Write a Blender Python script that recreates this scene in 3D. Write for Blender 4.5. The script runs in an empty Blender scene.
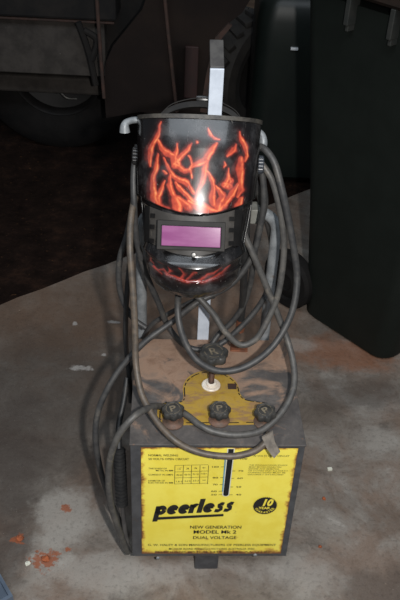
import bpy, bmesh, math, random
from mathutils import Vector, Matrix, noise
random.seed(4)
S = bpy.context.scene
COL = S.collection
PI = math.pi

# ------------------------------------------------------------ camera, light, exposure
CAMZ = 1.5; FPX = 770.0; TH = 0.6354; RO = 0.049
Fw = Vector((0, math.cos(TH), -math.sin(TH))); R0 = Vector((1, 0, 0)); U0 = R0.cross(Fw)
Rt = R0*math.cos(RO) + U0*math.sin(RO); Up = U0*math.cos(RO) - R0*math.sin(RO)
cd = bpy.data.cameras.new('camera'); cam = bpy.data.objects.new('camera', cd); COL.objects.link(cam)
cd.sensor_fit = 'VERTICAL'; cd.sensor_height = 36; cd.lens = FPX*36/600; cd.clip_start = 0.05
m = Matrix((Rt, Up, -Fw)).transposed().to_4x4(); m.translation = (0, 0, CAMZ); cam.matrix_world = m
S.camera = cam

w = bpy.data.worlds.new('world'); S.world = w; w.use_nodes = True
wb = w.node_tree.nodes['Background']; wb.inputs[0].default_value = (0.80, 0.90, 1.0, 1); wb.inputs[1].default_value = 0.10

def light(name, kind, loc, target, energy, color, size=None, sy=None):
    ld = bpy.data.lights.new(name, kind); ld.energy = energy; ld.color = color
    if kind == 'AREA':
        ld.shape = 'RECTANGLE'; ld.size = size; ld.size_y = sy
    else: ld.shadow_soft_size = size
    o = bpy.data.objects.new(name, ld); COL.objects.link(o); o.location = loc
    o.rotation_euler = (Vector(target)-Vector(loc)).to_track_quat('-Z', 'Y').to_euler()
    return o
# hand-held camera flash just right of the lens
flash = light('camera_flash', 'SPOT', (0.13, -0.02, 1.53), (0.02, 1.25, 0.45), 96, (1.0, 0.97, 0.93), 0.018)
flash.data.spot_size = math.radians(75); flash.data.spot_blend = 0.9
# daylight coming in high over the photographer
light('high_opening_daylight', 'AREA', (-0.1, -0.5, 3.7), (0, 1.2, 0.5), 84, (0.84, 0.92, 1.0), 5.0, 1.2)

S.view_settings.view_transform = 'Standard'; S.view_settings.look = 'None'
S.view_settings.gamma = 1; S.view_settings.use_curve_mapping = False
S.view_settings.exposure = 0.0

# ------------------------------------------------------------ helpers
def at(px, py, y=None, z=None):
    """world point on the sight line of a picture position, at world depth y or height z"""
    d = Fw + Rt*((px-200)/FPX) - Up*((py-300)/FPX)
    t = (z-CAMZ)/d.z if y is None else y/d.y
    return Vector((0, 0, CAMZ)) + d*t

def srgb(r, g, b):
    f = lambda c: (c/255/12.92) if c/255 <= 0.04045 else ((c/255+0.055)/1.055)**2.4
    return (f(r), f(g), f(b), 1)

class NT:
    def __init__(s, name, rough=0.6, metal=0.0, spec=0.5):
        s.m = bpy.data.materials.new(name); s.m.use_nodes = True; s.t = s.m.node_tree; s.n = s.t.nodes
        s.b = s.n['Principled BSDF']; s.b.inputs['Roughness'].default_value = rough
        s.b.inputs['Metallic'].default_value = metal; s.b.inputs['Specular IOR Level'].default_value = spec
        s.tc = s.n.new('ShaderNodeTexCoord')
    def link(s, a, b): s.t.links.new(a, b)
    def setin(s, sock, v):
        if isinstance(v, bpy.types.NodeSocket): s.link(v, sock)
        else: sock.default_value = v
    def noise(s, scale, detail=5, rough=0.6, dist=0.0, vec=None, off=None, stretch=None):
        n = s.n.new('ShaderNodeTexNoise'); n.inputs['Scale'].default_value = scale
        n.inputs['Detail'].default_value = detail; n.inputs['Roughness'].default_value = rough; n.inputs['Distortion'].default_value = dist
        v = vec or s.tc.outputs['Object']
        if off or stretch:
            mp = s.n.new('ShaderNodeMapping'); s.link(v, mp.inputs[0])
            if off: mp.inputs['Location'].default_value = off
            if stretch: mp.inputs['Scale'].default_value = stretch
            v = mp.outputs[0]
        s.link(v, n.inputs['Vector']); return n.outputs['Fac']
    def ramp(s, fac, stops, interp='LINEAR'):
        r = s.n.new('ShaderNodeValToRGB'); s.link(fac, r.inputs[0]); e = r.color_ramp.elements; r.color_ramp.interpolation = interp
        e.remove(e[1]); e[0].position = stops[0][0]; e[0].color = stops[0][1]
        for p, c in stops[1:]: e.new(p).color = c
        return r.outputs[0]
    def step(s, fac, a, b, invert=False):
        r = s.n.new('ShaderNodeMapRange'); r.interpolation_type = 'SMOOTHSTEP'; s.link(fac, r.inputs[0])
        r.inputs[1].default_value = a; r.inputs[2].default_value = b
        if invert: r.inputs[3].default_value = 1; r.inputs[4].default_value = 0
        return r.outputs[0]
    def math(s, op, a, b=0.0):
        r = s.n.new('ShaderNodeMath'); r.operation = op; s.setin(r.inputs[0], a); s.setin(r.inputs[1], b); return r.outputs[0]
    def mix(s, fac, a, b):
        r = s.n.new('ShaderNodeMix'); r.data_type = 'RGBA'; s.setin(r.inputs[0], fac); s.setin(r.inputs[6], a); s.setin(r.inputs[7], b); return r.outputs[2]
    def blob(s, c, rx, ry, wob=0.5, soft=0.35, sc=9):
        """1 inside an irregular patch around c on the XY plane"""
        mp = s.n.new('ShaderNodeMapping'); s.link(s.tc.outputs['Object'], mp.inputs[0])
        mp.vector_type = 'TEXTURE'; mp.inputs['Location'].default_value = (c[0], c[1], 0); mp.inputs['Scale'].default_value = (rx, ry, 1000)
        l = s.n.new('ShaderNodeVectorMath'); l.operation = 'LENGTH'; s.link(mp.outputs[0], l.inputs[0])
        nz = s.noise(sc, 6, 0.65)
        d = s.math('ADD', l.outputs['Value'], s.math('MULTIPLY', s.math('SUBTRACT', nz, 0.5), wob*4))
        return s.step(d, 1-soft, 1+soft, True)
    def col(s, c): s.setin(s.b.inputs['Base Color'], c); return s
    def rough(s, v): s.setin(s.b.inputs['Roughness'], v); return s
    def bump(s, h, strength=0.3, dist=0.002):
        n = s.n.new('ShaderNodeBump'); s.link(h, n.inputs['Height']); n.inputs['Strength'].default_value = strength
        n.inputs['Distance'].default_value = dist; s.link(n.outputs[0], s.b.inputs['Normal']); return s

def simple(name, c1, c2=None, rough=0.6, metal=0.0, sc=30, spec=0.5, bump=0.0, lo=0.35, hi=0.65, dirt=None, dsc=12, dlo=.55, dhi=.7):
    n = NT(name, rough, metal, spec)
    if c2 is None: n.col(c1)
    else:
        f = n.noise(sc, 6, 0.65)
        c = n.mix(n.step(f, lo, hi), c1, c2)
        if dirt: c = n.mix(n.step(n.noise(dsc, 6, .7, off=(3, 7, 1)), dlo, dhi), c, dirt)
        n.col(c)
        if bump: n.bump(n.noise(sc*3, 5, .7), bump)
    return n.m

def link(name, me, mat, parent=None, smooth=False):
    o = bpy.data.objects.new(name, me); COL.objects.link(o)
    for mm in (mat if isinstance(mat, (list, tuple)) else [mat]): me.materials.append(mm)
    if smooth:
        for p in me.polygons: p.use_smooth = True
    if parent: o.parent = parent
    return o
def obj(name, bm, mat, parent=None, smooth=False, sharp=None):
    me = bpy.data.meshes.new(name); bmesh.ops.recalc_face_normals(bm, faces=bm.faces); bm.to_mesh(me); bm.free()
    o = link(name, me, mat, parent, smooth)
    if smooth and sharp is not None: me.set_sharp_from_angle(angle=math.radians(sharp))
    return o
def thing(name, label, cat, loc=(0, 0, 0), group=None):
    o = bpy.data.objects.new(name, None); COL.objects.link(o); o.empty_display_size = .05; o.location = loc
    return tag(o, label, cat, group)
def pattern(me, name, vals):
    a = me.color_attributes.new(name=name, type='FLOAT_COLOR', domain='POINT')
    for i, f in enumerate(vals): a.data[i].color = (f, f, f, 1)
def tag(o, label, cat, group=None):
    o['label'] = label; o['category'] = cat
    if group: o['group'] = group
    return o
def part(o, root):
    """parent a part built in world coordinates to its thing"""
    o.parent = root; o.matrix_parent_inverse = Matrix.Translation(root.location).inverted(); return o

def box(bm, x0, x1, y0, y1, z0, z1, bev=0.0, M=None):
    r = bmesh.ops.create_cube(bm, size=1); vs = r['verts']
    bmesh.ops.scale(bm, vec=(x1-x0, y1-y0, z1-z0), verts=vs)
    bmesh.ops.translate(bm, vec=((x0+x1)/2, (y0+y1)/2, (z0+z1)/2), verts=vs)
    if bev:
        es = list({e for v in vs for e in v.link_edges})
        r2 = bmesh.ops.bevel(bm, geom=es, offset=bev, segments=2, affect='EDGES', profile=0.5)
        vs = list({v for f in r2['faces'] for v in f.verts} | {v for v in vs if v.is_valid})
    if M is not None: bmesh.ops.transform(bm, matrix=M, verts=vs)
    return vs
def prism(bm, pts, thick, frame):
    """frame = (origin, ex, ey, en): extrude outline thick along -en from the plane"""
    O, ex, ey, en = frame
    a = [bm.verts.new(O+ex*p[0]+ey*p[1]) for p in pts]; b = [bm.verts.new(O+ex*p[0]+ey*p[1]-en*thick) for p in pts]
    bm.faces.new(a); bm.faces.new(b[::-1]); n = len(pts)
    for i in range(n): bm.faces.new((a[i], b[i], b[(i+1) % n], a[(i+1) % n]))
def lathe(bm, prof, M=None, seg=32, rfun=None):
    """prof = [(r, z)...]"""
    rings = []; new = []
    for r, z in prof:
        if r < 1e-6: v = bm.verts.new((0, 0, z)); rings.append([v]); new.append(v)
        else:
            ring = []
            for i in range(seg):
                a = 2*PI*i/seg; rr = r*(rfun(a, r, z) if rfun else 1)
                ring.append(bm.verts.new((rr*math.cos(a), rr*math.sin(a), z)))
            rings.append(ring); new += ring
    for A, B in zip(rings, rings[1:]):
        for i in range(seg):
            j = (i+1) % seg
            if len(A) == 1 and len(B) == 1: continue
            if len(A) == 1: bm.faces.new((A[0], B[i], B[j]))
            elif len(B) == 1: bm.faces.new((A[i], B[0], A[j]))
            else: bm.faces.new((A[i], B[i], B[j], A[j]))
    if M is not None: bmesh.ops.transform(bm, matrix=M, verts=new)
    return new
def frameM(o, z, x=None):
    z = Vector(z).normalized(); x = Vector(x) if x is not None else (Vector((1, 0, 0)) if abs(z.x) < .9 else Vector((0, 1, 0)))
    y = z.cross(x).normalized(); x = y.cross(z).normalized()
    M = Matrix((x, y, z)).transposed().to_4x4(); M.translation = o; return M
def spline(P, n=10):
    P = [Vector(p) for p in P]; out = []
    for i in range(len(P)-1):
        p0 = P[i-1] if i else P[0]*2-P[1]; p1, p2 = P[i], P[i+1]; p3 = P[i+2] if i+2 < len(P) else P[-1]*2-P[-2]
        t1 = (p2-p0)*.5; t2 = (p3-p1)*.5; L = (p2-p1).length
        if t1.length > L: t1 = t1.normalized()*L
        if t2.length > L: t2 = t2.normalized()*L
        for k in range(n):
            t = k/n; h = 2*t**3-3*t*t+1, t**3-2*t*t+t, -2*t**3+3*t*t, t**3-t*t
            out.append(p1*h[0]+t1*h[1]+p2*h[2]+t2*h[3])
    out.append(P[-1]); return out
def tube(bm, pts, r, seg=12, caps=True, wob=0.0):
    pts = [Vector(p) for p in pts]; T = (pts[1]-pts[0]).normalized()
    N = T.cross(Vector((0.3, 0.2, 1))).normalized(); prev = None; rings = []
    for i, p in enumerate(pts):
        t = (pts[min(i+1, len(pts)-1)]-pts[max(i-1, 0)]).normalized()
        N = (N - t*N.dot(t)).normalized(); B = t.cross(N)
        rr = r(i/(len(pts)-1)) if callable(r) else r
        ring = []
        for k in range(seg):
            a = 2*PI*k/seg; ring.append(bm.verts.new(p+(N*math.cos(a)+B*math.sin(a))*rr))
        rings.append(ring)
    for A, B_ in zip(rings, rings[1:]):
        for k in range(seg): bm.faces.new((A[k], A[(k+1) % seg], B_[(k+1) % seg], B_[k]))
    if caps: bm.faces.new(rings[0][::-1]); bm.faces.new(rings[-1])
def rrect(x0, x1, y0, y1, r, n=6):
    out = []
    for cx, cy, a0 in ((x1-r, y1-r, 0), (x0+r, y1-r, PI/2), (x0+r, y0+r, PI), (x1-r, y0+r, 1.5*PI)):
        for k in range(n+1):
            a = a0+PI/2*k/n; out.append((cx+r*math.cos(a), cy+r*math.sin(a)))
    return out

# ------------------------------------------------------------ materials
# concrete
c = NT('stained_concrete', 0.75, 0, 0.35)
big = c.noise(3.2, 7, .66, .5); mid = c.noise(7, 9, .74, .8, off=(2, 5, 0)); fine = c.noise(90, 6, .75); grit = c.noise(260, 3, .7)
col = c.ramp(mid, [(0.33, srgb(92, 85, 79)), (0.48, srgb(126, 118, 110)), (0.58, srgb(136, 130, 123)), (0.68, srgb(158, 153, 146))])
brn = c.mix(c.step(big, .44, .62), col, c.mix(.55, col, srgb(118, 94, 78)))
def P2(px, py): v = at(px, py, z=0); return (v.x, v.y)
# old oil-darkened and rusty patches that belong to the slab
brn = c.mix(c.math('MULTIPLY', c.blob(P2(45, 400), .36, .46, .55, .6, 7), .72), brn, srgb(66, 58, 52))
brn = c.mix(c.math('MULTIPLY', c.blob(P2(-20, 470), .16, .30, .5, .5, 8), .5), brn, srgb(58, 50, 46))
brn = c.mix(c.math('MULTIPLY', c.blob(P2(90, 300), .5, .22, .5, .6, 8), .6), brn, srgb(104, 82, 66))
brn = c.mix(c.math('MULTIPLY', c.blob(P2(350, 352), .16, .075, .6, .5, 14), .65), brn, srgb(136, 86, 56))
brn = c.mix(c.math('MULTIPLY', c.blob(P2(350, 395), .15, .07, .7, .4, 12), .5), brn, srgb(78, 72, 68))
brn = c.mix(c.math('MULTIPLY', c.blob(P2(320, 415), .10, .05, .7, .5, 12), .5), brn, srgb(88, 76, 66))
brn = c.mix(c.math('MULTIPLY', c.blob(P2(390, 590), .12, .06, .6, .5, 12), .5), brn, srgb(70, 64, 60))
brn = c.mix(c.math('MULTIPLY', c.blob(P2(8, 560), .05, .08, .6, .5, 12), .55), brn, srgb(60, 54, 51))
brn = c.mix(c.math('MULTIPLY', c.blob(P2(230, 290), .28, .30, .5, .5, 9), .5), brn, srgb(112, 84, 64))
for (px, py, rx, ry, k) in ((62, 520, .06, .10, .6), (110, 575, .16, .05, .5), (300, 575, .10, .05, .4), (335, 380, .05, .03, .4), (300, 345, .05, .03, .45), (385, 440, .06, .04, .4)):
    brn = c.mix(c.math('MULTIPLY', c.blob(P2(px, py), rx, ry, .7, .45, 14), k), brn, srgb(164, 160, 153))
for (px, py, rx, ry, k) in ((330, 330, .10, .05, .5), (370, 385, .14, .04, .5), (385, 520, .05, .05, .4), (330, 500, .06, .03, .3), (20, 345, .12, .10, .4), (235, 590, .12, .04, .4)):
    brn = c.mix(c.math('MULTIPLY', c.blob(P2(px, py), rx, ry, .8, .45, 16), k), brn, srgb(84, 70, 60))
for (px, py, rx, ry) in ((75, 323, .007, .012), (113, 322, .017, .007), (103, 355, .009, .006), (80, 368, .03, .010)):
    brn = c.mix(c.math('MULTIPLY', c.blob(P2(px, py), rx, ry, .9, .35, 50), .7), brn, srgb(176, 172, 168))
for (px, py, rx, ry) in ((45, 560, .026, .022), (18, 540, .013, .012), (66, 508, .012, .009), (68, 550, .006, .006)):
    brn = c.mix(c.math('MULTIPLY', c.blob(P2(px, py), rx, ry, 1.3, .3, 70), .85), brn, srgb(140, 78, 48))
fl = c.mix(c.math('MULTIPLY', c.step(fine, .34, .50, True), .32), brn, srgb(52, 46, 42))
fl = c.mix(c.math('MULTIPLY', c.step(grit, .64, .74), .35), fl, srgb(186, 180, 172))
fl = c.mix(c.math('MULTIPLY', c.step(c.noise(38, 4, .6, off=(5, 1, 9)), .70, .76), .6), fl, srgb(168, 150, 132))
c.col(fl); c.bump(c.math('ADD', fine, c.math('MULTIPLY', mid, 1.5)), .45, .003)
M_CONC = c.m
# oily soil
s_ = NT('oily_soil', 0.95, 0, 0.05)
a = s_.noise(12, 7, .7); b = s_.noise(60, 5, .7)
sc_ = s_.ramp(a, [(0.35, srgb(22, 16, 14)), (0.55, srgb(36, 26, 22)), (0.75, srgb(60, 42, 33))])
sc_ = s_.mix(s_.math('MULTIPLY', s_.step(b, .62, .72), .7), sc_, srgb(104, 74, 50))
s_.col(sc_); s_.bump(b, .7, .01); M_SOIL = s_.m
M_SAND = simple('sandy_dirt', srgb(120, 98, 78), srgb(98, 76, 60), .95, 0, 8)
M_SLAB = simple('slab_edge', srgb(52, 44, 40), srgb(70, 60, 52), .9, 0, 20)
# welder
M_DARK = simple('charcoal_paint', srgb(66, 67, 70), srgb(80, 81, 84), .42, .1, 40, dirt=srgb(86, 66, 52), dsc=14, dlo=.62, dhi=.75, bump=.08)
t = NT('rusty_top_paint', .6, .0, .4)
n1 = t.noise(9, 8, .62, .6, off=(1.3, 0.4, 0)); n2 = t.noise(28, 7, .7, .5); n3 = t.noise(110, 5, .7)
tb = t.ramp(n2, [(0.3, srgb(64, 62, 62)), (0.55, srgb(84, 80, 78)), (0.75, srgb(108, 102, 98))])
rust = t.ramp(n2, [(0.3, srgb(122, 96, 80)), (0.5, srgb(148, 122, 104)), (0.7, srgb(126, 108, 96))])
sepo = t.n.new('ShaderNodeSeparateXYZ'); t.link(t.tc.outputs['Object'], sepo.inputs[0])
back = t.math('MULTIPLY', t.math('SUBTRACT', sepo.outputs[1], 0.16), 1.1)      # dust has settled at the back of the lid
fac = t.math('ADD', n1, back)
tc_ = t.mix(t.step(fac, .47, .57), tb, rust)
tc_ = t.mix(t.math('MULTIPLY', t.step(n3, .62, .72), .5), tc_, srgb(150, 104, 74))
t.col(tc_); t.bump(n2, .25, .002); M_TOP = t.m
t = NT('rust_edged_yellow', .38, 0, .5)
n1 = t.noise(40, 6, .7); n2 = t.noise(16, 5, .6)
ye = t.mix(t.step(n2, .4, .65), srgb(246, 230, 96), srgb(240, 220, 80))
att = t.n.new('ShaderNodeAttribute'); att.attribute_name = 'wear_pattern'
ef = t.math('ADD', att.outputs['Color'], t.math('MULTIPLY', t.math('SUBTRACT', n1, .5), 1.5))
ye = t.mix(t.step(ef, .55, .80), ye, srgb(214, 176, 70)); ye = t.mix(t.step(ef, .72, .98), ye, srgb(128, 82, 44))
ye = t.mix(t.step(t.noise(22, 5, .6, off=(9, 2, 4)), .66, .71), ye, srgb(158, 108, 62))
t.col(ye); M_YEL = t.m
t = NT('worn_ochre_paint', .5, 0, .4)
n1 = t.noise(34, 7, .7, .5); n2 = t.noise(14, 6, .65, off=(4, 4, 4), stretch=(1, 3, 1))
oc = t.ramp(n1, [(0.3, srgb(142, 108, 38)), (0.5, srgb(164, 134, 58)), (0.7, srgb(146, 118, 76))])
oc = t.mix(t.math('MULTIPLY', t.step(n2, .52, .62), .8), oc, srgb(132, 104, 80)); oc = t.mix(t.step(t.noise(50, 5, .7, off=(2, 2, 0)), .66, .72), oc, srgb(58, 52, 48))
t.col(oc); M_OCH = t.m
M_INK = simple('black_print', srgb(30, 30, 28), None, .5)
M_BLUE = simple('blue_slot_edge', srgb(90, 150, 180), None, .5)
M_WHITE = simple('worn_white_edge', srgb(214, 214, 200), None, .5)
M_SLOT = simple('slot_inside', srgb(14, 14, 16), None, .8)
M_GALV = simple('galvanised_steel', srgb(142, 146, 149), srgb(112, 116, 119), .45, .15, 35, bump=.1, dirt=srgb(110, 96, 84), dsc=20, dlo=.6, dhi=.75)
M_ALU = simple('bare_flat_bar', srgb(202, 210, 222), srgb(184, 192, 204), .45, .05, 20, dirt=srgb(120, 108, 98), dsc=40, dlo=.68, dhi=.74)
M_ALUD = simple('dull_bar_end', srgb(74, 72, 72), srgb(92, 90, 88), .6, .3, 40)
M_KNOB = simple('dusty_black_knob', srgb(46, 46, 45), srgb(64, 62, 59), .5, 0, 60, bump=.15, dirt=srgb(96, 84, 72), dsc=45, dlo=.6, dhi=.72)
M_MARK = simple('worn_knob_mark', srgb(118, 108, 90), srgb(90, 82, 70), .6, 0, 80)
M_WASH = simple('white_ceramic', srgb(226, 220, 208), srgb(196, 178, 160), .4, 0, 40)
M_ROD = simple('rusty_rod', srgb(92, 62, 46), srgb(64, 46, 38), .6, .2, 60, bump=.3)
M_RUSTC = simple('rusty_terminal', srgb(108, 80, 66), srgb(80, 68, 60), .65, .1, 50, bump=.3)
def rubber(name, a, b, d):
    return simple(name, a, b, .5, 0, 55, .45, .12, dirt=d, dsc=26, dlo=.55, dhi=.72)
M_CG = rubber('grey_rubber', srgb(50, 50, 51), srgb(66, 65, 64), srgb(84, 80, 75))
M_CG2 = rubber('light_grey_rubber', srgb(66, 65, 64), srgb(84, 82, 79), srgb(108, 102, 94))
M_CB = rubber('brown_dusted_rubber', srgb(70, 64, 58), srgb(94, 83, 72), srgb(62, 60, 58))
M_CK = rubber('black_rubber', srgb(32, 32, 33), srgb(42, 42, 42), srgb(60, 56, 52))
M_CU = simple('copper_lug', srgb(150, 96, 70), srgb(110, 72, 56), .5, .4, 60)
M_TAPE = simple('frayed_tape', srgb(128, 120, 110), srgb(96, 90, 84), .7, 0, 40, bump=.3)
M_GREYP = simple('grey_plastic', srgb(128, 128, 122), srgb(112, 112, 106), .6, 0, 30)
# background
M_BIN = simple('dark_green_bin_plastic', srgb(21, 25, 22), srgb(24, 28, 25), .55, 0, 12, .22, dirt=srgb(28, 29, 26), dsc=6, dlo=.6, dhi=.8)
M_BIN2 = simple('green_grey_bin_plastic', srgb(25, 31, 28), srgb(21, 27, 25), .4, 0, 8, .35)
M_RIM = simple('grimy_rim_plastic', srgb(30, 27, 25), srgb(48, 38, 32), .85, 0, 10, .2)
M_TYRE = simple('tyre_rubber', srgb(19, 18, 18), srgb(26, 24, 23), .8, 0, 20, .2)
M_BEAM = simple('mottled_grey_steel', srgb(54, 50, 47), srgb(70, 65, 61), .8, 0, 14, .25, bump=.15, dirt=srgb(110, 104, 98), dsc=45, dlo=.66, dhi=.74)
M_BODY = simple('black_chassis_paint', srgb(29, 28, 28), srgb(40, 37, 35), .8, 0, 10, .2)
M_BROWN = simple('rust_brown_sheet', srgb(29, 23, 21), srgb(37, 29, 25), .8, 0, 5, .15, bump=.1)
M_RPIPE = simple('red_rusted_steel', srgb(68, 47, 39), srgb(50, 38, 33), .8, 0, 25)
M_RED = simple('dull_red_reflector', srgb(44, 20, 16), srgb(36, 18, 15), .7, 0, 20)
M_STEEL = simple('wheel_steel', srgb(120, 120, 118), srgb(90, 88, 86), .4, .5, 20)

# ------------------------------------------------------------ setting
def struct(o): o['kind'] = 'structure'; return o
e0, e1 = at(0, 305, z=0), at(115, 262, z=0); d = (e1-e0).normalized()
A, B = e0-d*1.6, e0+d*3.4
bm = bmesh.new()
seg = 60; edge = []
for k in range(seg+1):
    p = A+(B-A)*k/seg; j = .008*noise.noise(p*9)+.01*noise.noise(p*3); edge.append(Vector((p.x-j, p.y+j, 0)))
vt = [bm.verts.new(p) for p in edge]; fr = [bm.verts.new(Vector((p.x, -1.2, 0))) for p in edge]; lo = [bm.verts.new(p+Vector((0, 0, -.05))) for p in edge]
for k in range(seg):
    f = bm.faces.new((fr[k], fr[k+1], vt[k+1], vt[k])); f.material_index = 0
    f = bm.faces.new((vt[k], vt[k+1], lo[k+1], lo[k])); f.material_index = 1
struct(obj('floor', bm, [M_CONC, M_SLAB]))
bm = bmesh.new(); N = 90
g = [[None]*(N+1) for _ in range(N+1)]
for i in range(N+1):
    for j in range(N+1):
        x = -6+11*i/N; y = -1+7*j/N; g[i][j] = bm.verts.new((x, y, -.022+.008*noise.noise(Vector((x*4, y*4, 0)))))
for i in range(N):
    for j in range(N): bm.faces.new((g[i][j], g[i+1][j], g[i+1][j+1], g[i][j+1]))
struct(obj('ground_soil', bm, M_SOIL, smooth=True))
bm = bmesh.new(); box(bm, -14, 14, 4.4, 16, -.05, -.008); struct(obj('ground_sand', bm, M_SAND))

# ------------------------------------------------------------ welder
BX, BY, BW, BD, BT, BB, YAW = -0.119, 1.0122, 0.3347, 0.3083, 0.4102, 0.0594, 0.0578
eu = Vector((math.cos(YAW), math.sin(YAW), 0)); ev = Vector((-math.sin(YAW), math.cos(YAW), 0)); ez = Vector((0, 0, 1))
BO = Vector((BX, BY, 0))
welder = thing('arc_welder', 'box-shaped welding machine with yellow front plate and rusty top standing on the concrete', 'welding machine', BO)
WM = Matrix((eu, ev, ez)).transposed().to_4x4(); WM.translation = BO      # local (u, v, z) to world
def wpart(name, bm, mat, parent=None, smooth=False, sharp=None):
    """bm given in welder coordinates"""
    o = obj(name, bm, mat, None, smooth, sharp)
    if parent is None: o.parent = welder
    else: o.parent = parent
    return o
welder.rotation_euler = (0, 0, YAW)
def tow(p): return WM.inverted() @ Vector(p)        # world -> welder coordinates
def onfront(px, py, out=0.0):
    d = Fw + Rt*((px-200)/FPX) - Up*((py-300)/FPX); o = Vector((0, 0, CAMZ)); n = ev
    k = (BO-o).dot(n)/d.dot(n); q = tow(o+d*k); q.y = -out; return q
bm = bmesh.new()
box(bm, 0, BW, .006, BD, BB, BT-.002, .004)
wpart('case', bm, M_DARK)
bm = bmesh.new(); box(bm, -.002, BW+.002, -.0055, BD+.002, BT-.004, BT, .0012); wpart('lid', bm, M_TOP)
# front frame: returned edges round the yellow plate
TL, TR, BR, BL = onfront(141.5, 448), onfront(300.5, 444), onfront(279, 549.5), onfront(141.5, 554)
px0, px1, pz0, pz1 = (TL.x+BL.x)/2, (TR.x+BR.x)/2, (BL.z+BR.z)/2, (TL.z+TR.z)/2
bm = bmesh.new()
box(bm, 0, px0, -.004, .012, BB, BT-.0042, .0015); box(bm, px1, BW, -.004, .012, BB, BT-.0042, .0015)
box(bm, px0-.001, px1+.001, -.004, .012, pz1, BT-.0042, .0015); box(bm, px0-.001, px1+.001, -.004, .012, BB, pz0, .0015)
wpart('front_frame', bm, M_DARK)
# rivets / dents in frame
bm = bmesh.new()
for (a, b) in ((158, 556), (255, 553)):
    bm = bmesh.new(); q = onfront(a, b, .005); lathe(bm, [(0, .003), (.003, .0022), (.0045, 0)], frameM(q, (0, -1, 0)), 12); wpart('rivet', bm, M_GALV, smooth=True)
# yellow plate with edge-wear attribute
bm = bmesh.new(); NX, NZ = 80, 60; g = []
for i in range(NX+1):
    g.append([bm.verts.new((px0+(px1-px0)*i/NX, -.0045, pz0+(pz1-pz0)*j/NZ)) for j in range(NZ+1)])
for i in range(NX):
    for j in range(NZ): bm.faces.new((g[i][j], g[i+1][j], g[i+1][j+1], g[i][j+1]))
bm.normal_update()
me = bpy.data.meshes.new('front_plate'); bm.to_mesh(me); bm.free()
ev_ = []
for i, v in enumerate(me.vertices):
    dx = min(v.co.x-px0, px1-v.co.x); dz0 = v.co.z-pz0; dz1 = pz1-v.co.z
    ev_.append(max(0, .92-dx/.022, 1.0-dz0/.034, .90-dz1/.016, .55-math.hypot((v.co.x-.22)/.03, (v.co.z-.125)/.014)*.3))
pattern(me, 'wear_pattern', ev_)
plate = link('front_plate', me, M_YEL, welder)

# ---- printing
def text_mesh(txt, u0, z0, width, height, bold=0.0, shear=0.0, y=-.0062, mat=M_INK, into=None, spacing=1.0):
    cu = bpy.data.curves.new('t', 'FONT'); cu.body = txt; cu.offset = bold; cu.shear = shear; cu.space_character = spacing; cu.resolution_u = 3
    o = bpy.data.objects.new('t', cu); COL.objects.link(o); bpy.context.view_layer.update()
    dg = bpy.context.evaluated_depsgraph_get(); me = bpy.data.meshes.new_from_object(o.evaluated_get(dg))
    bpy.data.objects.remove(o); xs = [v.co.x for v in me.vertices]; ys = [v.co.y for v in me.vertices]
    if not xs: return
    sx = width/(max(xs)-min(xs)); sy = height/(max(ys)-min(ys) if height and (max(ys)-min(ys)) else 1); x0 = min(xs); y0 = min(ys)
    tmp = bmesh.new(); tmp.from_mesh(me)
    for v in tmp.verts: v.co = Vector((u0+(v.co.x-x0)*sx, y, z0+(v.co.y-y0)*sy))
    me2 = bpy.data.meshes.new('x'); tmp.to_mesh(me2); tmp.free(); into.from_mesh(me2)
def ptext(into, txt, pxa, pxb, pyb, hpx, **k):
    """text between two picture columns, baseline row pyb, cap height in rows"""
    slope = 0.0
    a = onfront(pxa, pyb); b_ = onfront(pxb, pyb); t_ = onfront(pxa, pyb-hpx)
    text_mesh(txt, a.x, a.z, b_.x-a.x, t_.z-a.z, into=into, **k)
ink = bmesh.new()
ptext(ink, 'NORMAL WELDING', 148.5, 178, 453.8, 2.0, bold=.008)
ptext(ink, '50 VOLTS OPEN CIRCUIT', 148.5, 189, 457.5, 2.0, bold=.008)
ptext(ink, 'THICKNESS OF', 148.5, 167, 466.8, 1.5, bold=.004); ptext(ink, 'METAL IN MM', 156, 173, 468.8, 1.4, bold=.004)
ptext(ink, 'CURRENT IN AMPS', 148.5, 173, 473.0, 1.5, bold=.004)
ptext(ink, 'DIAMETER OF', 148.5, 165, 479.0, 1.4, bold=.004); ptext(ink, 'ELECTRODE IN MM', 148.5, 173, 481.0, 1.4, bold=.004)
def line(into, a, b_, wd=.0009):
    a = onfront(*a); b_ = onfront(*b_); d = (b_-a).normalized(); n = Vector((-d.z, 0, d.x))*wd/2
    vs = [into.verts.new(Vector((p.x, -.0062, p.z))) for p in (a+n, b_+n, b_-n, a-n)]; into.faces.new(vs)
for xa, xb in ((175, 174.5), (183.5, 182.5), (191.5, 191), (200, 199.5), (208.5, 207.5)): line(ink, (xa, 463), (xb, 481.5))
for ya, yb in ((463, 462.3), (469.5, 468.5), (475.5, 474.5), (481.5, 480.7)): line(ink, (174.7, ya), (208.2, yb))
for r_, (yy, row) in enumerate(((467, ('1.6', '3', '5', '10+')), (473, ('40-60', '60-75', '75-110', '110+')), (479.5, ('1.6-2', '2-2.5', '2.5-3', '3-4')))):
    for k, tx in enumerate(row):
        cx = (179.2, 187.4, 195.6, 203.9)[k]; hw = 2.9 if len(tx) > 3 else 1.4
        ptext(ink, tx, cx-hw, cx+hw, yy-.05*(cx-175)+.5, 1.5, bold=.004)
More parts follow.
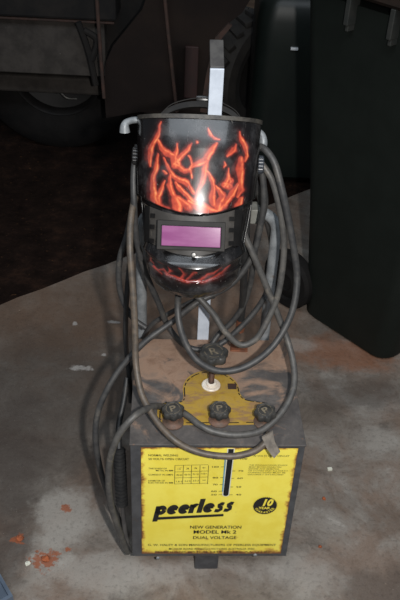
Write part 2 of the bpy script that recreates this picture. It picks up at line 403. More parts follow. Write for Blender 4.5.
# slot scale
for (py, tx, x0, x1) in ((457.0, '120', 213, 219), (465.2, '100', 212, 218.6), (476, '80', 212.5, 218), (482.8, '70', 212.5, 217.5), (489.5, '60', 211, 216.5), (493, '50', 211, 216.5)):
    ptext(ink, tx, x0, x1, py, 1.5, bold=.01); line(ink, (x1+2, py-.7), (x1+6, py-.8), .0012)
for (py, tx, x0, x1) in ((457.2, '100', 240, 247), (469.2, '70', 238, 243), (476.5, '60', 237, 242.5), (485.2, '50', 236, 241), (493.0, '40', 235.5, 241)):
    ptext(ink, tx, x0, x1, py, 1.5, bold=.01); line(ink, (x0-7, py-.6), (x0-3, py-.7), .0012)
ptext(ink, '70 VOLTS OPEN CIRCUIT', 253, 289, 454.2, 1.5, bold=.004)
for k, tx in enumerate(('THE WELDING POWER SOURCE', 'MUST BE DISCONNECTED', 'BEFORE ANY REMOVAL', 'OF COVERS AND ALL EARTH', 'CONNECTIONS MUST BE', 'SECURELY ATTACHED')):
    ptext(ink, tx, 249-.3*k, (287, 281, 279, 287, 285, 283)[k], 463.2+k*1.9, 1.1, bold=.002)
ptext(ink, 'NEW GENERATION', 190, 241, 526.2, 3.0, bold=.012)
ptext(ink, 'MODEL Mk 2', 193.5, 236, 531.2, 3.4, bold=.018)
ptext(ink, 'DUAL VOLTAGE', 193, 236, 536.6, 2.9, bold=.012)
ptext(ink, 'G. W. HALEY & SON MANUFACTURERS OF PEERLESS EQUIPMENT', 148, 275.5, 543.8, 2.3, bold=.008)
ptext(ink, 'MCIVOR ROAD BENDIGO VICTORIA AUSTRALIA 3550', 169, 254, 547.3, 1.7, bold=.006)
ptext(ink, 'TELEPHONE (054) 43 5444   TELEX AA 37130', 154, 268, 550.6, 1.8, bold=.006)
# brand word drawn with thick strokes: letter grid, x-height 1
def stroke(into, pts, wd, tr, flat=True):
    P = [Vector((p[0], p[1], 0)) for p in pts]; L = []; Rr = []
    for i, p in enumerate(P):
        a = P[max(i-1, 0)]; b_ = P[min(i+1, len(P)-1)]; t = (b_-a).normalized(); n = Vector((-t.y, t.x, 0))
        ww = wd[i] if isinstance(wd, list) else wd
        L.append(into.verts.new(tr(p+n*ww/2))); Rr.append(into.verts.new(tr(p-n*ww/2)))
    for i in range(len(P)-1): into.faces.new((L[i], L[i+1], Rr[i+1], Rr[i]))
def arc(cx, cy, rx, ry, a0, a1, n=18):
    return [(cx+rx*math.cos(math.radians(a0+(a1-a0)*k/n)), cy+ry*math.sin(math.radians(a0+(a1-a0)*k/n))) for k in range(n+1)]
pa = onfront(154.5, 512.5); pb = onfront(231, 508.5); ptp = onfront(154.5, 503.5)
wl, hl = (pb.x-pa.x), (ptp.z-pa.z)
ADV = [0, 1.12, 2.18, 3.2, 3.98, 4.52, 5.55, 6.42]; tot = 7.25
lw = .48
for k, ch in enumerate('peerless'):
    x = ADV[k]
    def tr(p, x=x):
        xx = x+p.x+.22*p.y; return Vector((pa.x+wl*xx/tot, -.0062, pa.z+hl*p.y+(pb.z-pa.z)*xx/tot))
    if ch == 'p':
        stroke(ink, [(.2, -.75), (.2, .95)], lw, tr); stroke(ink, arc(.52, .48, .30, .30, 0, 360), .44, tr)
    elif ch == 'e':
        stroke(ink, arc(.49, .48, .31, .31, 8, 322), .44, tr); stroke(ink, [(.2, .46), (.92, .50)], .2, tr)
    elif ch == 'r':
        stroke(ink, [(.2, -.02), (.2, .95)], lw, tr); stroke(ink, arc(.5, .42, .28, .38, 150, 60), .46, tr)
    elif ch == 'l': stroke(ink, [(.22, -.02), (.22, 1.5)], lw, tr)
    elif ch == 's':
        stroke(ink, [(.80, .80), (.55, .86), (.36, .74), (.42, .56), (.62, .44), (.66, .24), (.45, .10), (.10, .14)], .36, tr)
def tr(p): return Vector((pa.x+wl*p.x/tot, -.0062, pa.z+hl*p.y+(pb.z-pa.z)*p.x/tot))
stroke(ink, [(.32, -.42), (6.55, -.42)], [.30, .26], tr)
wpart('lettering', ink, M_INK, plate)
# slot: blue and white worn border, dark opening, pointer
ya, yb = onfront(231, 446), onfront(225.5, 493); bm = bmesh.new()
def slot(bm, hw, y, ztop, zbot):
    pts = []
    for sx, zz in ((1, ztop), (-1, ztop)): pts.append((sx*hw, zz))
    for k in range(0, 11): a = PI+PI*k/10; pts.append((hw*math.cos(a), zbot+hw*math.sin(a)))
    slant = (ya.x-yb.x)/(ya.z-yb.z)
    vs = [bm.verts.new((yb.x+px+(pz-yb.z)*slant, y, pz)) for px, pz in pts]; bm.faces.new(vs[::-1])
slot(bm, .0072, -.0063, pz1, yb.z+.004); wpart('slot_border', bm, M_WHITE, plate)
bm = bmesh.new(); slot(bm, .0052, -.0066, pz1-.001, yb.z+.004); wpart('slot_opening', bm, M_SLOT, plate)
bm = bmesh.new(); q0 = onfront(224.5, 452); q1 = onfront(223, 490)
line(bm, (225.6, 450), (222.4, 489), .0022)
for v in bm.verts: v.co.y = -.0068
wpart('slot_edge_blue', bm, M_BLUE, plate)
# round 10 year guarantee seal
cb = onfront(264.8, 503.3); ex_ = (onfront(277, 503)-onfront(252.5, 504)).length/2; ezr = (onfront(264.8, 494.6)-onfront(264.8, 512)).length/2
bm = bmesh.new(); n = 72
vs = [bm.verts.new((cb.x+ex_*(1 if k % 2 else .93)*math.cos(2*PI*k/n), -.0063, cb.z+ezr*(1 if k % 2 else .93)*math.sin(2*PI*k/n))) for k in range(n)]
bm.faces.new(vs)
badge = wpart('seal', bm, M_INK, plate)
bm = bmesh.new()
text_mesh('10', cb.x-ex_*.22, cb.z-ezr*.02, ex_*.86, ezr*.80, bold=.05, shear=.25, y=-.0067, into=bm)
text_mesh('YEAR', cb.x-ex_*.52, cb.z-ezr*.38, ex_*.95, ezr*.28, bold=.03, y=-.0067, into=bm)
def arctext(bm, word, r, h, a0, a1):
    for k, ch in enumerate(word):
        a = math.radians(a0+(a1-a0)*k/(len(word)-1)); t2 = bmesh.new(); text_mesh(ch, -.35*h, 0, .7*h, h, bold=.03, y=0, into=t2)
        for v in t2.verts:
            q = Vector((v.co.x, v.co.z)); rr = r-q.y
            an = a+q.x/r; v.co = Vector((cb.x+rr*ex_*math.cos(an)*1, -.0067, cb.z+rr*ezr*math.sin(an)))
        m2 = bpy.data.meshes.new('y'); t2.to_mesh(m2); t2.free(); bm.from_mesh(m2)
def at2(word):
    for k, ch in enumerate(word):
        a = math.radians(205+130*k/(len(word)-1)); t2 = bmesh.new(); text_mesh(ch, -.075, 0, .15, .22, bold=.03, y=0, into=t2)
        for v in t2.verts:
            r = .62+(.22-v.co.z)-.0; an = a+v.co.x/.75
            v.co = Vector((cb.x+r*ex_*math.cos(an), -.0067, cb.z+r*ezr*math.sin(an)))
        m2 = bpy.data.meshes.new('y'); t2.to_mesh(m2); t2.free(); bm.from_mesh(m2)
at2('GUARANTEE')
sl = wpart('seal_lettering', bm, simple('yellow_print', srgb(240, 220, 80), None, .4), plate)
# ---- ochre painted patch on the lid (outline in lid coordinates)
def lid(px, py, z=BT): q = tow(at(px, py, z=z)); return q
out = [(157, 421), (158, 408), (163, 403.5), (178, 403), (183, 399), (183, 387), (187, 379), (196, 373), (209, 370.5), (223, 373), (234, 380), (239, 388), (240, 394), (246, 400), (258, 402.5), (268, 404), (274, 410), (277, 417), (276, 423), (240, 425), (200, 425), (165, 425)]
loop = [lid(*p) for p in out]; pl = spline(loop+[loop[0]], 5)[:-1]
bm = bmesh.new(); a = [bm.verts.new((p.x, p.y, BT+.0012)) for p in pl]; b = [bm.verts.new((p.x, p.y, BT-.001)) for p in pl]
bm.faces.new(a)
for i in range(len(a)): bm.faces.new((a[i], b[i], b[(i+1) % len(a)], a[(i+1) % len(a)]))
och = wpart('ochre_dial_plate', bm, M_OCH)
och['label'] = 'worn mustard-yellow dial plate'
cen = sum((Vector(p) for p in pl), Vector())/len(pl)
bm = bmesh.new()
pts = [Vector((cen.x+(p.x-cen.x)*.955, cen.y+(p.y-cen.y)*.93, BT+.0016)) for p in pl]
for i in range(0, len(pts)):
    if (i*7) % 11 < 8:
        p, q = pts[i], pts[(i+1) % len(pts)]; t = (q-p).normalized(); n = Vector((-t.y, t.x, 0))*.0012
        bm.faces.new([bm.verts.new(x) for x in (p+n, q+n, q-n, p-n)])
wpart('dial_border', bm, M_INK, och)
bm = bmesh.new(); q = lid(232, 387); box(bm, q.x-.009, q.x+.009, q.y-.008, q.y+.008, BT+.0012, BT+.0024)
wpart('dial_patch', bm, simple('dark_rust_patch', srgb(70, 46, 34), srgb(50, 36, 30), .8, 0, 60), och)
# ---- knobs
def lobed(n, amp): return lambda a, r, z: 1+amp*math.cos(n*a) if r > .009 else 1
def knob(q, h, rad, lobes, th, mark, root, rot=0, tilt=(0, 0)):
    """lobed knob with its underside at height h above q"""
    bm = bmesh.new()
    T = Matrix.Translation(Vector((q.x, q.y, q.z+h))) @ Matrix.Rotation(tilt[0], 4, 'X') @ Matrix.Rotation(tilt[1], 4, 'Y') @ Matrix.Rotation(rot, 4, 'Z')
    prof = [(0, -.006), (rad*.45, -.006), (rad*.5, 0), (rad*.92, 0), (rad, th*.2), (rad, th*.75), (rad*.93, th*.96), (rad*.84, th), (rad*.76, th*.94), (rad*.70, th*.98), (.0, th)]
    lathe(bm, prof, T, 72, lambda a, r, z: 1+(.085*math.cos(lobes*a)*(1 if r > rad*.9 else .0)) - (.04 if r > rad*.9 else 0))
    k = wpart('knob', bm, M_KNOB, root, True, 40)
    bm = bmesh.new()
    text_mesh(mark, -rad*.28, -rad*.34, rad*.56, rad*.68, bold=.02, y=0, into=bm)
    for v in bm.verts: v.co = T @ Vector((v.co.x, v.co.z, th+.0006))
    ring = bmesh.new(); n = 40
    for i in range(n):
        a0, a1 = 2*PI*i/n, 2*PI*(i+1)/n; r0, r1 = rad*.60, rad*.65
        if random.random() < .75: bm.faces.new([bm.verts.new(T @ Vector((r*math.cos(a), r*math.sin(a), th+.0004))) for r, a in ((r0, a0), (r1, a0), (r1, a1), (r0, a1))])
    ring.free()
    wpart('knob_mark', bm, M_MARK, root)
def stem(q, h, r, root, mat=M_ROD):
    bm = bmesh.new(); prof = [(0, 0)]
    nthr = int(h/.0022)
    for i in range(nthr): prof += [(r, i*h/nthr), (r*.88, (i+.5)*h/nthr)]
    prof += [(r, h), (0, h)]
    lathe(bm, prof, Matrix.Translation(q), 20); return wpart('stem', bm, mat, root, True, 60)
q = lid(211, 386)
ctrl = bpy.data.objects.new('current_control', None); COL.objects.link(ctrl); ctrl.parent = welder
bm = bmesh.new(); lathe(bm, [(0, 0), (.0185, 0), (.0195, .002), (.0195, .004), (.018, .0055), (.011, .0052), (.0105, .009), (.0085, .0105), (0, .0105)], Matrix.Translation(q), 40)
wpart('washer', bm, M_WASH, ctrl, True, 40)
kz = tow(at(214, 357, y=1.182)).z
stem(q, kz-BT, .0062, ctrl)
knob(Vector((q.x+.001, q.y, BT)), kz-BT, .0295, 6, .017, 'R', ctrl, .25)
for (px, py, mk, rt, hz) in ((173, 423, 'P', .3, .022), (219, 421, 'P', .1, .018), (264, 423, 'P', .5, .018)):
    q = lid(px, py); tm = bpy.data.objects.new('output_terminal', None); COL.objects.link(tm); tm.parent = welder
    bm = bmesh.new(); lathe(bm, [(0, 0), (.019, 0), (.021, .002), (.021, .004), (.016, .006), (.013, .009), (.012, .014), (0, .014)], Matrix.Translation(q), 36)
    wpart('socket', bm, M_RUSTC, tm, True, 40)
    stem(q, hz+.004, .0065, tm, M_GALV)
    knob(Vector((q.x, q.y, BT)), hz+.004, .0215, 7, .014, mk, tm, rt, (.05, -.05))
# ---- feet, post, hoop, crossbar
for (uu, vv) in ((BW/2-.005, .016), (.04, BD-.03), (BW-.04, BD-.03)):
    bm = bmesh.new(); box(bm, uu-.026, uu+.026, vv-.012, vv+.03, .0, BB+.001, .003); wpart('foot', bm, M_DARK)
def wt(pts): return [tow(p) for p in pts]
pb_ = tow(at(202.5, 336, y=1.345)); pt_ = tow(at(216.5, 66, y=1.345))
bm = bmesh.new()
hw = .0125
box(bm, pb_.x-hw, pb_.x+hw, BD+.002, BD+.012, .18, pt_.z, .001)
post = wpart('flat_bar_post', bm, M_ALU); post['label'] = 'bright flat bar upright'
tp = Vector((pb_.x, BD+.007, pt_.z)); q2 = tow(at(215.5, 41, y=1.345+.05)); q2.x = tp.x-.001
dirv = (q2-tp); L = dirv.length; ang = math.atan2(dirv.y, dirv.z)
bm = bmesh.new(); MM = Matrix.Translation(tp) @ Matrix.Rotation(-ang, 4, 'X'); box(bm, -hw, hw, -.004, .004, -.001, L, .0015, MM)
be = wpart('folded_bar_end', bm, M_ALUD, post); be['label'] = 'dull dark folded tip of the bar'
# hoop of galvanised pipe standing at the back
hy = BD+.018
def hp(px, py, y=1.345): q = tow(at(px, py, y=y)); q.y = hy; return q
l0 = hp(142, 345); l1 = hp(143.5, 260); r0_ = hp(267, 345); r1_ = hp(269, 255)
lx = l0.x; rx = r0_.x-.007; topz = hp(247, 213).z
cr = .045; pts = [Vector((lx, hy, .10)), Vector((lx, hy, topz-cr))]
for k in range(1, 9): a = PI-PI/2*k/8; pts.append(Vector((lx+cr+cr*math.cos(a), hy, topz-cr+cr*math.sin(a))))
for k in range(0, 9): a = PI/2-PI/2*k/8; pts.append(Vector((rx-cr+cr*math.cos(a), hy, topz-cr+cr*math.sin(a))))
pts.append(Vector((rx, hy, .10)))
bm = bmesh.new(); tube(bm, pts, .0115, 18); hoop = wpart('pipe_hoop', bm, M_GALV, None, True, 40); hoop['label'] = 'galvanised pipe hoop'
bm = bmesh.new()
q = tow(at(257, 205, y=1.32)); box(bm, q.x-.009, q.x+.009, BD-.004, BD+.032, topz-.016, topz+.016, .002); wpart('pipe_clamp', bm, M_GREYP)
# crossbar the helmet hangs on, ends turned down
ca = tow(at(124, 119, y=1.32)); cb_ = tow(at(262, 138, y=1.32)); cz = (ca.z+cb_.z)/2; cy = hy-.022
bm = bmesh.new()
lft = [Vector((ca.x+.002, cy-.014, ca.z-.017)), Vector((ca.x+.002, cy-.012, ca.z-.006)), Vector((ca.x+.006, cy-.008, ca.z)), Vector((ca.x+.022, cy, ca.z+.001)), Vector((ca.x+.06, cy, ca.z))]
rgt = [Vector((cb_.x-.05, cy, cb_.z+.012)), Vector((cb_.x-.018, cy, cb_.z+.012)), Vector((cb_.x-.002, cy-.004, cb_.z+.006)), Vector((cb_.x+.003, cy-.012, cb_.z-.006)), Vector((cb_.x+.001, cy-.014, cb_.z-.022))]
tube(bm, spline(lft+rgt, 6), lambda k: .0060+.0038*max(0, 1-k/.22)+.0025*max(0, (k-.75)/.25), 16); wpart('crossbar', bm, M_GALV, None, True, 40)
# ------------------------------------------------------------ helmet
HC = at(196, 207, y=1.215)
tilt = math.radians(29)
hn = Vector((0, -math.cos(tilt), math.sin(tilt))); ha = Vector((0, math.sin(tilt), math.cos(tilt)))
ro2 = RO-math.radians(2.3)
hx = Vector((1, 0, 0)); hx2 = (hx*math.cos(ro2)+ha*math.sin(ro2)); ha = (ha*math.cos(ro2)-hx*math.sin(ro2)); hx = hx2
K = (HC-Vector((0, 0, CAMZ))).dot(Fw)/FPX*0.985
helmet = thing('welding_helmet', 'black welding helmet with red flame artwork and purple lens hanging on the bar', 'welding helmet', HC)
HM = Matrix((hx, -hn, ha)).transposed()
def tab(v, T):
    for (a, b), (c_, d_) in zip(T, T[1:]):
        if v <= c_:
            k = (v-a)/(c_-a); k = k*k*(3-2*k)*.35+k*.65; return b+(d_-b)*max(0, k)
    return T[-1][1]
WT = [(112, 60), (118, 60), (162, 59.7), (199, 57.5), (215, 55.5), (239, 52), (255, 50), (266, 48), (276, 43.5), (286, 36), (292, 29), (296, 20), (299, 8)]
PT = [(112, .072), (150, .080), (200, .086), (240, .092), (262, .091), (280, .082), (290, .070), (298, .052)]
def flocal(t, V, off=0.0):
    """point on the shell in helmet coordinates (x right, y away from the viewer, z up)"""
    wv = tab(V, WT)*K; pv = tab(V, PT); c_ = math.sqrt(max(0, 1-t*t))
    nrm = Vector((t*pv/wv, -c_, 0)).normalized() if wv > 0 else Vector((0, -1, 0))
    sx = -1.5*K if V < 200 else 0
    return Vector((wv*t, -pv*c_**.85+.03, -(V-207)*K)) + nrm*off
def hoff(t, V):
    v = V-18*(1-t*t); o = 0
    sm = lambda a, b, x: (lambda k: k*k*(3-2*k))(min(1, max(0, (x-a)/(b-a))))
    o += .0055*(1-sm(195.5, 197.5, v))                                    # clear-covered flame panel stands proud
    o += -.004*sm(202, 205, v)
    lin = lambda a, b, x: min(1, max(0, (x-a)/(b-a)))
    o += .0095*lin(238, 249.5, v)-.006*sm(249.5, 256, v)      # ridge under the lens
    o += .003*sm(262, 263.5, v)+.005*lin(268, 277, v)
    return o
def hpart(name, bm, mat, parent=None, smooth=True, sharp=40):
    o = obj(name, bm, mat, None, smooth, sharp); o.parent = parent or helmet; return o
helmet.rotation_euler = HM.to_euler()
# shell with flame artwork as a pattern attribute
FL = [  # tongues: list of (x, y, half-width)
 [(160, 127, .3), (158, 136, 1.2), (155, 144, 1.8), (150.5, 152, 3.0), (150, 160, 2.0), (151, 168, .6)],
 [(158, 144, .8), (162, 151, 2.2), (168, 157, 2.8), (173, 160, 2.0)],
 [(177, 146, .3), (176, 153, 1.3), (174, 160, 2.6), (175, 168, 2.6), (181, 170, 2.0)],
 [(190, 145, .3), (188, 151, 1.5), (182, 156, 2.2), (177, 163, 2.5), (179, 169, 2.2), (184, 173, 2.4), (190, 172, 2.0), (192, 166, 1.3), (188, 158, .7)],
 [(190, 172, 1.2), (191, 180, .8)],
 [(159, 157, .8), (158, 168, 2.2), (155, 180, 2.5), (154, 190, 2.6), (156, 200, 3), (162, 212, 4)],
 [(166, 183, .3), (163, 190, 1.6), (159, 198, 2.6), (160, 206, 3.2), (166, 212, 4.5)],
 [(165, 160, .4), (169, 170, 1.6), (173, 178, 1.8), (180, 182, 2.2), (188, 186, 2.2), (194, 192, 1.4)],
 [(171, 176, .8), (170, 186, 1.8), (174, 195, 2.4), (180, 202, 2.6), (188, 208, 4)],
 [(176, 184, 1.2), (182, 192, 2.2), (190, 199, 2.6), (198, 206, 3.6)],
 [(205, 130, .3), (208, 137, 1.0), (212, 141, 1.0), (214, 142, .4)],
 [(212, 145, .8), (208, 153, 2.2), (203, 160, 2.8), (196, 164, 2.6), (191, 168, 1.4)],
 [(206, 156, 1.6), (203, 168, 2.6), (201, 180, 2.2), (198, 190, 1.6), (196, 198, 3.0)],
 [(204, 172, 1.2), (210, 181, 2.2), (212, 190, 2.2), (211, 202, 3.4)],
 [(234, 132, .3), (236, 140, 1.6), (240, 147, 2.6), (242, 154, 1.6), (239, 160, 1)],
 [(231, 145, .6), (229, 151, 2.0), (224, 156, 1.0)],
 [(236, 157, 1.4), (235, 168, 2.6), (236, 178, 2.6), (238, 188, 2.4), (235, 194, 1)],
 [(226, 168, .4), (225, 177, 1.6), (222, 184, 2.6), (226, 187, 2.6), (229, 182, 1.6), (227, 174, .8)],
 [(234, 184, 1.4), (229, 192, 2.8), (222, 202, 3.2), (214, 210, 3.6)],
 [(215, 186, 1.0), (220, 195, 2.4), (216, 206, 3.8)],
 [(238, 196, 1.6), (235, 204, 2.8), (232, 211, 1.8)],
 [(221, 163, .3), (222, 166, 1.0), (221, 168, .3)], [(194, 143, .9), (194.6, 144, .9)], [(165, 174, .8), (167, 176, 1)],
 [(176, 198, 2.4), (178, 208, 4.2), (180, 215, 3)], [(190, 203, 3), (205, 210, 4), (216, 212, 3)],
 [(150, 256, .3), (153, 259, 1.1), (152, 263, 1), (155, 266, .5)],
 [(160, 272, .5), (166, 270, 1.2), (172, 275, 1.4), (180, 279, 1.3), (192, 281, 1.3), (205, 280, 1.4), (218, 276, 1.6), (228, 269, 1.3), (233, 263, .4)],
 [(172, 275, 1), (175, 270, 1.2), (173, 266, .4)], [(184, 279, 1.2), (188, 273, 1.5), (185, 269, .9), (183, 267, .4)], [(190, 279, 1), (196, 272, 1.4), (200, 271, .5)],
 [(202, 279, 1.2), (210, 273, 1.5), (217, 272, .9), (224, 266, .4)], [(155, 268, .5), (160, 272, .9), (166, 275, .5)],
]
SEG = []
for T in FL:
    for a, b in zip(T, T[1:]): SEG.append((a[0], a[1], a[2], b[0]-a[0], b[1]-a[1], b[2]-a[2], (b[0]-a[0])**2+(b[1]-a[1])**2+1e-9))
def flame(x, y):
    nx = noise.noise(Vector((x*.09, y*.07, 3)))*3.4+noise.noise(Vector((x*.3, y*.16, 5)))*1.4; ny = noise.noise(Vector((x*.09, y*.07, 9)))*2.4
    X, Y = x+nx*.7, y+ny; core = 0; halo = 0
    for (ax, ay, aw, dx, dy, dw, L2) in SEG:
        if abs(ax-X) > 30 or abs(ay-Y) > 30: continue
        k = min(1, max(0, ((X-ax)*dx+(Y-ay)*dy)/L2)); wd = (aw+dw*k)*1.5+.35
        dd = math.hypot(X-ax-dx*k, Y-ay-dy*k)/wd
        if dd < 1.25:
            side = ((X-ax)*dy-(Y-ay)*dx)/math.sqrt(L2)/wd
            c_ = (1.25-dd)/.85; c_ = min(1, c_)*(0.66+.30*side)*(1-.18*max(0, 1-abs(side)*2.2)*min(1, wd/3))
            core = max(core, c_)
        halo = max(halo, .30*math.exp(-max(0, dd-1)*wd/2.4))
    return max(core, halo)
NT_, NV = 230, 260; me = bpy.data.meshes.new('shell'); vs = []; fs = []; fv = []
for j in range(NV+1):
    V = 118+(298-118)*j/NV
    for i in range(NT_+1):
        t = math.sin((-1+2*i/NT_)*PI/2*.985)
        vs.append(flocal(t, V, hoff(t, V))); x = 196-.0+tab(V, WT)*t
        v = V-18*(1-t*t)
        if v < 196 and V > 122: f = flame(x, V)*min(1, max(0, (196-v)/1.5))
        elif v > 248: f = flame(x, V)*.6
        else: f = 0
        fv.append(f)
for j in range(NV):
    for i in range(NT_):
        a = j*(NT_+1)+i; fs.append((a, a+1, a+NT_+2, a+NT_+1))
nv0 = len(vs); vs += [v+Vector((0, .003, 0)) for v in vs]; fv += [0]*nv0
fs += [tuple(reversed([k+nv0 for k in f])) for f in fs]
for i in range(NT_):
    fs.append((i+1, i, i+nv0, i+1+nv0)); a = NV*(NT_+1)+i; fs.append((a, a+1, a+1+nv0, a+nv0))
for j in range(NV):
    a = j*(NT_+1); b = a+NT_+1; fs.append((a, b, b+nv0, a+nv0)); a += NT_; b += NT_; fs.append((b, a, a+nv0, b+nv0))
me.from_pydata([tuple(v) for v in vs], [], fs); me.update()
pattern(me, 'artwork_pattern', fv)
h = NT('flame_printed_gloss_black', .22, 0, .55)
att = h.n.new('ShaderNodeAttribute'); att.attribute_name = 'artwork_pattern'
ff = h.math('MULTIPLY', att.outputs['Color'], h.math('ADD', h.math('MULTIPLY', h.noise(70, 4, .6), .9), .55))
fc = h.ramp(ff, [(0.0, srgb(15, 14, 15)), (0.14, srgb(30, 17, 17)), (0.3, srgb(74, 30, 28)), (0.46, srgb(146, 54, 44)), (0.64, srgb(190, 80, 56)), (0.82, srgb(228, 134, 84)), (0.95, srgb(240, 182, 124))])
scr = h.noise(30, 6, .7, .4, stretch=(1, 1, .25)); scr2 = h.noise(140, 4, .7, 2.0, stretch=(1, 1, .2))
gloss_haze = h.math('MULTIPLY', h.step(h.noise(22, 5, .6, off=(0, 3, 8)), .45, .75), .16)  # milky gloss of the clear cover, mixed into the base colour
fc = h.mix(gloss_haze, fc, srgb(150, 148, 150))
fc = h.mix(h.math('MULTIPLY', h.step(scr2, .64, .70), .4), fc, srgb(150, 145, 138))
h.col(fc); h.rough(h.math('ADD', .13, h.math('MULTIPLY', scr, .22)))
h.b.inputs['Coat Weight'].default_value = .4; h.b.inputs['Coat Roughness'].default_value = .08
M_FLAME = h.m
sh = link('shell', me, M_FLAME, helmet, True); me.set_sharp_from_angle(angle=math.radians(50))
# side and rear skirt that wraps round the jaw
M_GBLK = simple('scuffed_black_plastic', srgb(24, 24, 25), srgb(34, 33, 33), .32, 0, 30, .5, dirt=srgb(80, 74, 68), dsc=50, dlo=.66, dhi=.74)
bm = bmesh.new(); rows = []
for sgn in (-1, 1):
    prev = None
    for j in range(61):
        V = 118+(290-118)*j/60; p = flocal(sgn*math.sin(PI/2*.985), V, .001); back = .055*(1-((V-118)/172)**3)+.004
        inx = .002*sgn
        row = [bm.verts.new(p+Vector((0, 0, 0))), bm.verts.new(p+Vector((-inx*1, back*.5, 0))), bm.verts.new(p+Vector((-inx*3, back, 0)))]
        if prev:
            for k in range(2): bm.faces.new((prev[k], prev[k+1], row[k+1], row[k]))
        prev = row
sk = hpart('side_skirt', bm, M_GBLK); so = sk.modifiers.new('s', 'SOLIDIFY'); so.thickness = .003
def patch(fn, nu, nv, thick):
    bm = bmesh.new(); T = [[None]*(nv+1) for _ in range(nu+1)]; Bk = [[None]*(nv+1) for _ in range(nu+1)]
    for i in range(nu+1):
        for j in range(nv+1):
            p = fn(i/nu, j/nv); T[i][j] = bm.verts.new(p); Bk[i][j] = bm.verts.new(p+Vector((0, thick, 0)))
    for i in range(nu):
        for j in range(nv):
            bm.faces.new((T[i][j], T[i+1][j], T[i+1][j+1], T[i][j+1])); bm.faces.new((Bk[i][j], Bk[i][j+1], Bk[i+1][j+1], Bk[i+1][j]))
    for i in range(nu):
        bm.faces.new((T[i][0], Bk[i][0], Bk[i+1][0], T[i+1][0])); bm.faces.new((T[i][nv], T[i+1][nv], Bk[i+1][nv], Bk[i][nv]))
    for j in range(nv):
        bm.faces.new((T[0][j], T[0][j+1], Bk[0][j+1], Bk[0][j])); bm.faces.new((T[nu][j], Bk[nu][j], Bk[nu][j+1], T[nu][j+1]))
    return bm
def band(xa, xb, va, vb, off, nu=40, nv=8, thick=.003):
    """strip of the shell between columns xa..xb and side-rows va..vb"""
    def fn(u, v):
        x = xa+(xb-xa)*u; vv = va(u) if callable(va) else va; v2 = vb(u) if callable(vb) else vb
        V = vv+(v2-vv)*v; t = max(-.99, min(.99, (x-196)/tab(V, WT))); return flocal(t, V, off)
    return patch(fn, nu, nv, thick)
# worn rim along the top edge
hpart('top_rim', band(138, 255, 118, 122, .0085, 50, 3, .006), simple('worn_edge_plastic', srgb(70, 66, 60), srgb(40, 38, 36), .5, 0, 60))
# lens cover frame
M_FRM = simple('dusty_grey_plastic', srgb(30, 29, 29), srgb(40, 38, 36), .6, 0, 30, .2, dirt=srgb(64, 60, 54), dsc=40, dlo=.62, dhi=.75)
M_FRD = simple('dark_frame_plastic', srgb(18, 18, 18), srgb(26, 25, 25), .6, 0, 30, .2)
bowl = lambda base, k: (lambda u: base+k*(1-(2*u-1)**2))
frame = hpart('lens_frame', band(151, 234, bowl(208, 8), bowl(243, 11), .002, 50, 12, .006), simple('scratched_cover_plastic', srgb(54, 52, 50), srgb(68, 65, 62), .5, 0, 30, .3, dirt=srgb(88, 83, 76), dsc=60, dlo=.62, dhi=.72))
def flatbox(x0, x1, V0, V1, dep, thick, name, mat, parent=frame, bev=.001):
    bm = bmesh.new(); yf = flocal(0, (V0+V1)/2, dep).y
    box(bm, (x0-196)*K, (x1-196)*K, yf, yf+thick, -(V1-207)*K, -(V0-207)*K, bev); return hpart(name, bm, mat, parent, False)
flatbox(159.5, 226, 220.5, 249, .0035, .03, 'lens_holder', M_FRM)
flatbox(163, 222.5, 224.8, 246, .0040, .03, 'lens_gasket', M_FRD)
L_ = NT('purple_filter_glass', .12, 0, .6)
L_.col(L_.mix(L_.step(L_.noise(18, 5, .6, stretch=(1, 1, 3)), .35, .7), srgb(122, 62, 108), srgb(136, 80, 122))); L_.b.inputs['Coat Weight'].default_value = .3
lens = flatbox(164, 221.5, 225.6, 245.2, .0045, .03, 'lens', L_.m); lens['label'] = 'purple lens window'
for (x, V) in ((156, 217), (156, 228), (156, 242), (230, 217), (230, 228), (230, 241)):
    bm = band(x-2.2, x+2.2, V-2.2, V+2.2, .006, 3, 3, .012); hpart('frame_clip', bm, M_FRD, frame, False)
bm = band(146, 151.5, 208, 244, .003, 6, 8, .006); hpart('frame_end', bm, M_FRD, frame)
bm = band(233.5, 241, 208, 244, .003, 6, 8, .006); hpart('frame_end', bm, M_FRD, frame)
bm = bmesh.new(); q = flocal(0, 253, .006); lathe(bm, [(0, .004), (.0035, .0035), (.0045, 0), (.004, -.01)], frameM(q, (0, -1, 0)), 16); hpart('frame_screw', bm, M_STEEL, frame)
# knobs on either side of the head gear
for sgn, V in ((1, 161), (-1, 157)):
    p = flocal(sgn*.99, V); c0 = Vector((p.x+sgn*.002, p.y+.028, p.z)); bm = bmesh.new()
    lathe(bm, [(0, 0), (.014, 0), (.016, .002), (.016, .012), (.014, .014), (0, .014)], frameM(c0, (sgn, 0, 0)), 60, lambda a, r, z: 1+.05*math.cos(20*a) if r > .012 else 1)
    hpart('adjusting_knob', bm, simple('ribbed_knob', srgb(40, 44, 50), srgb(60, 64, 70), .35) if sgn > 0 else M_GBLK, None, True, 30)
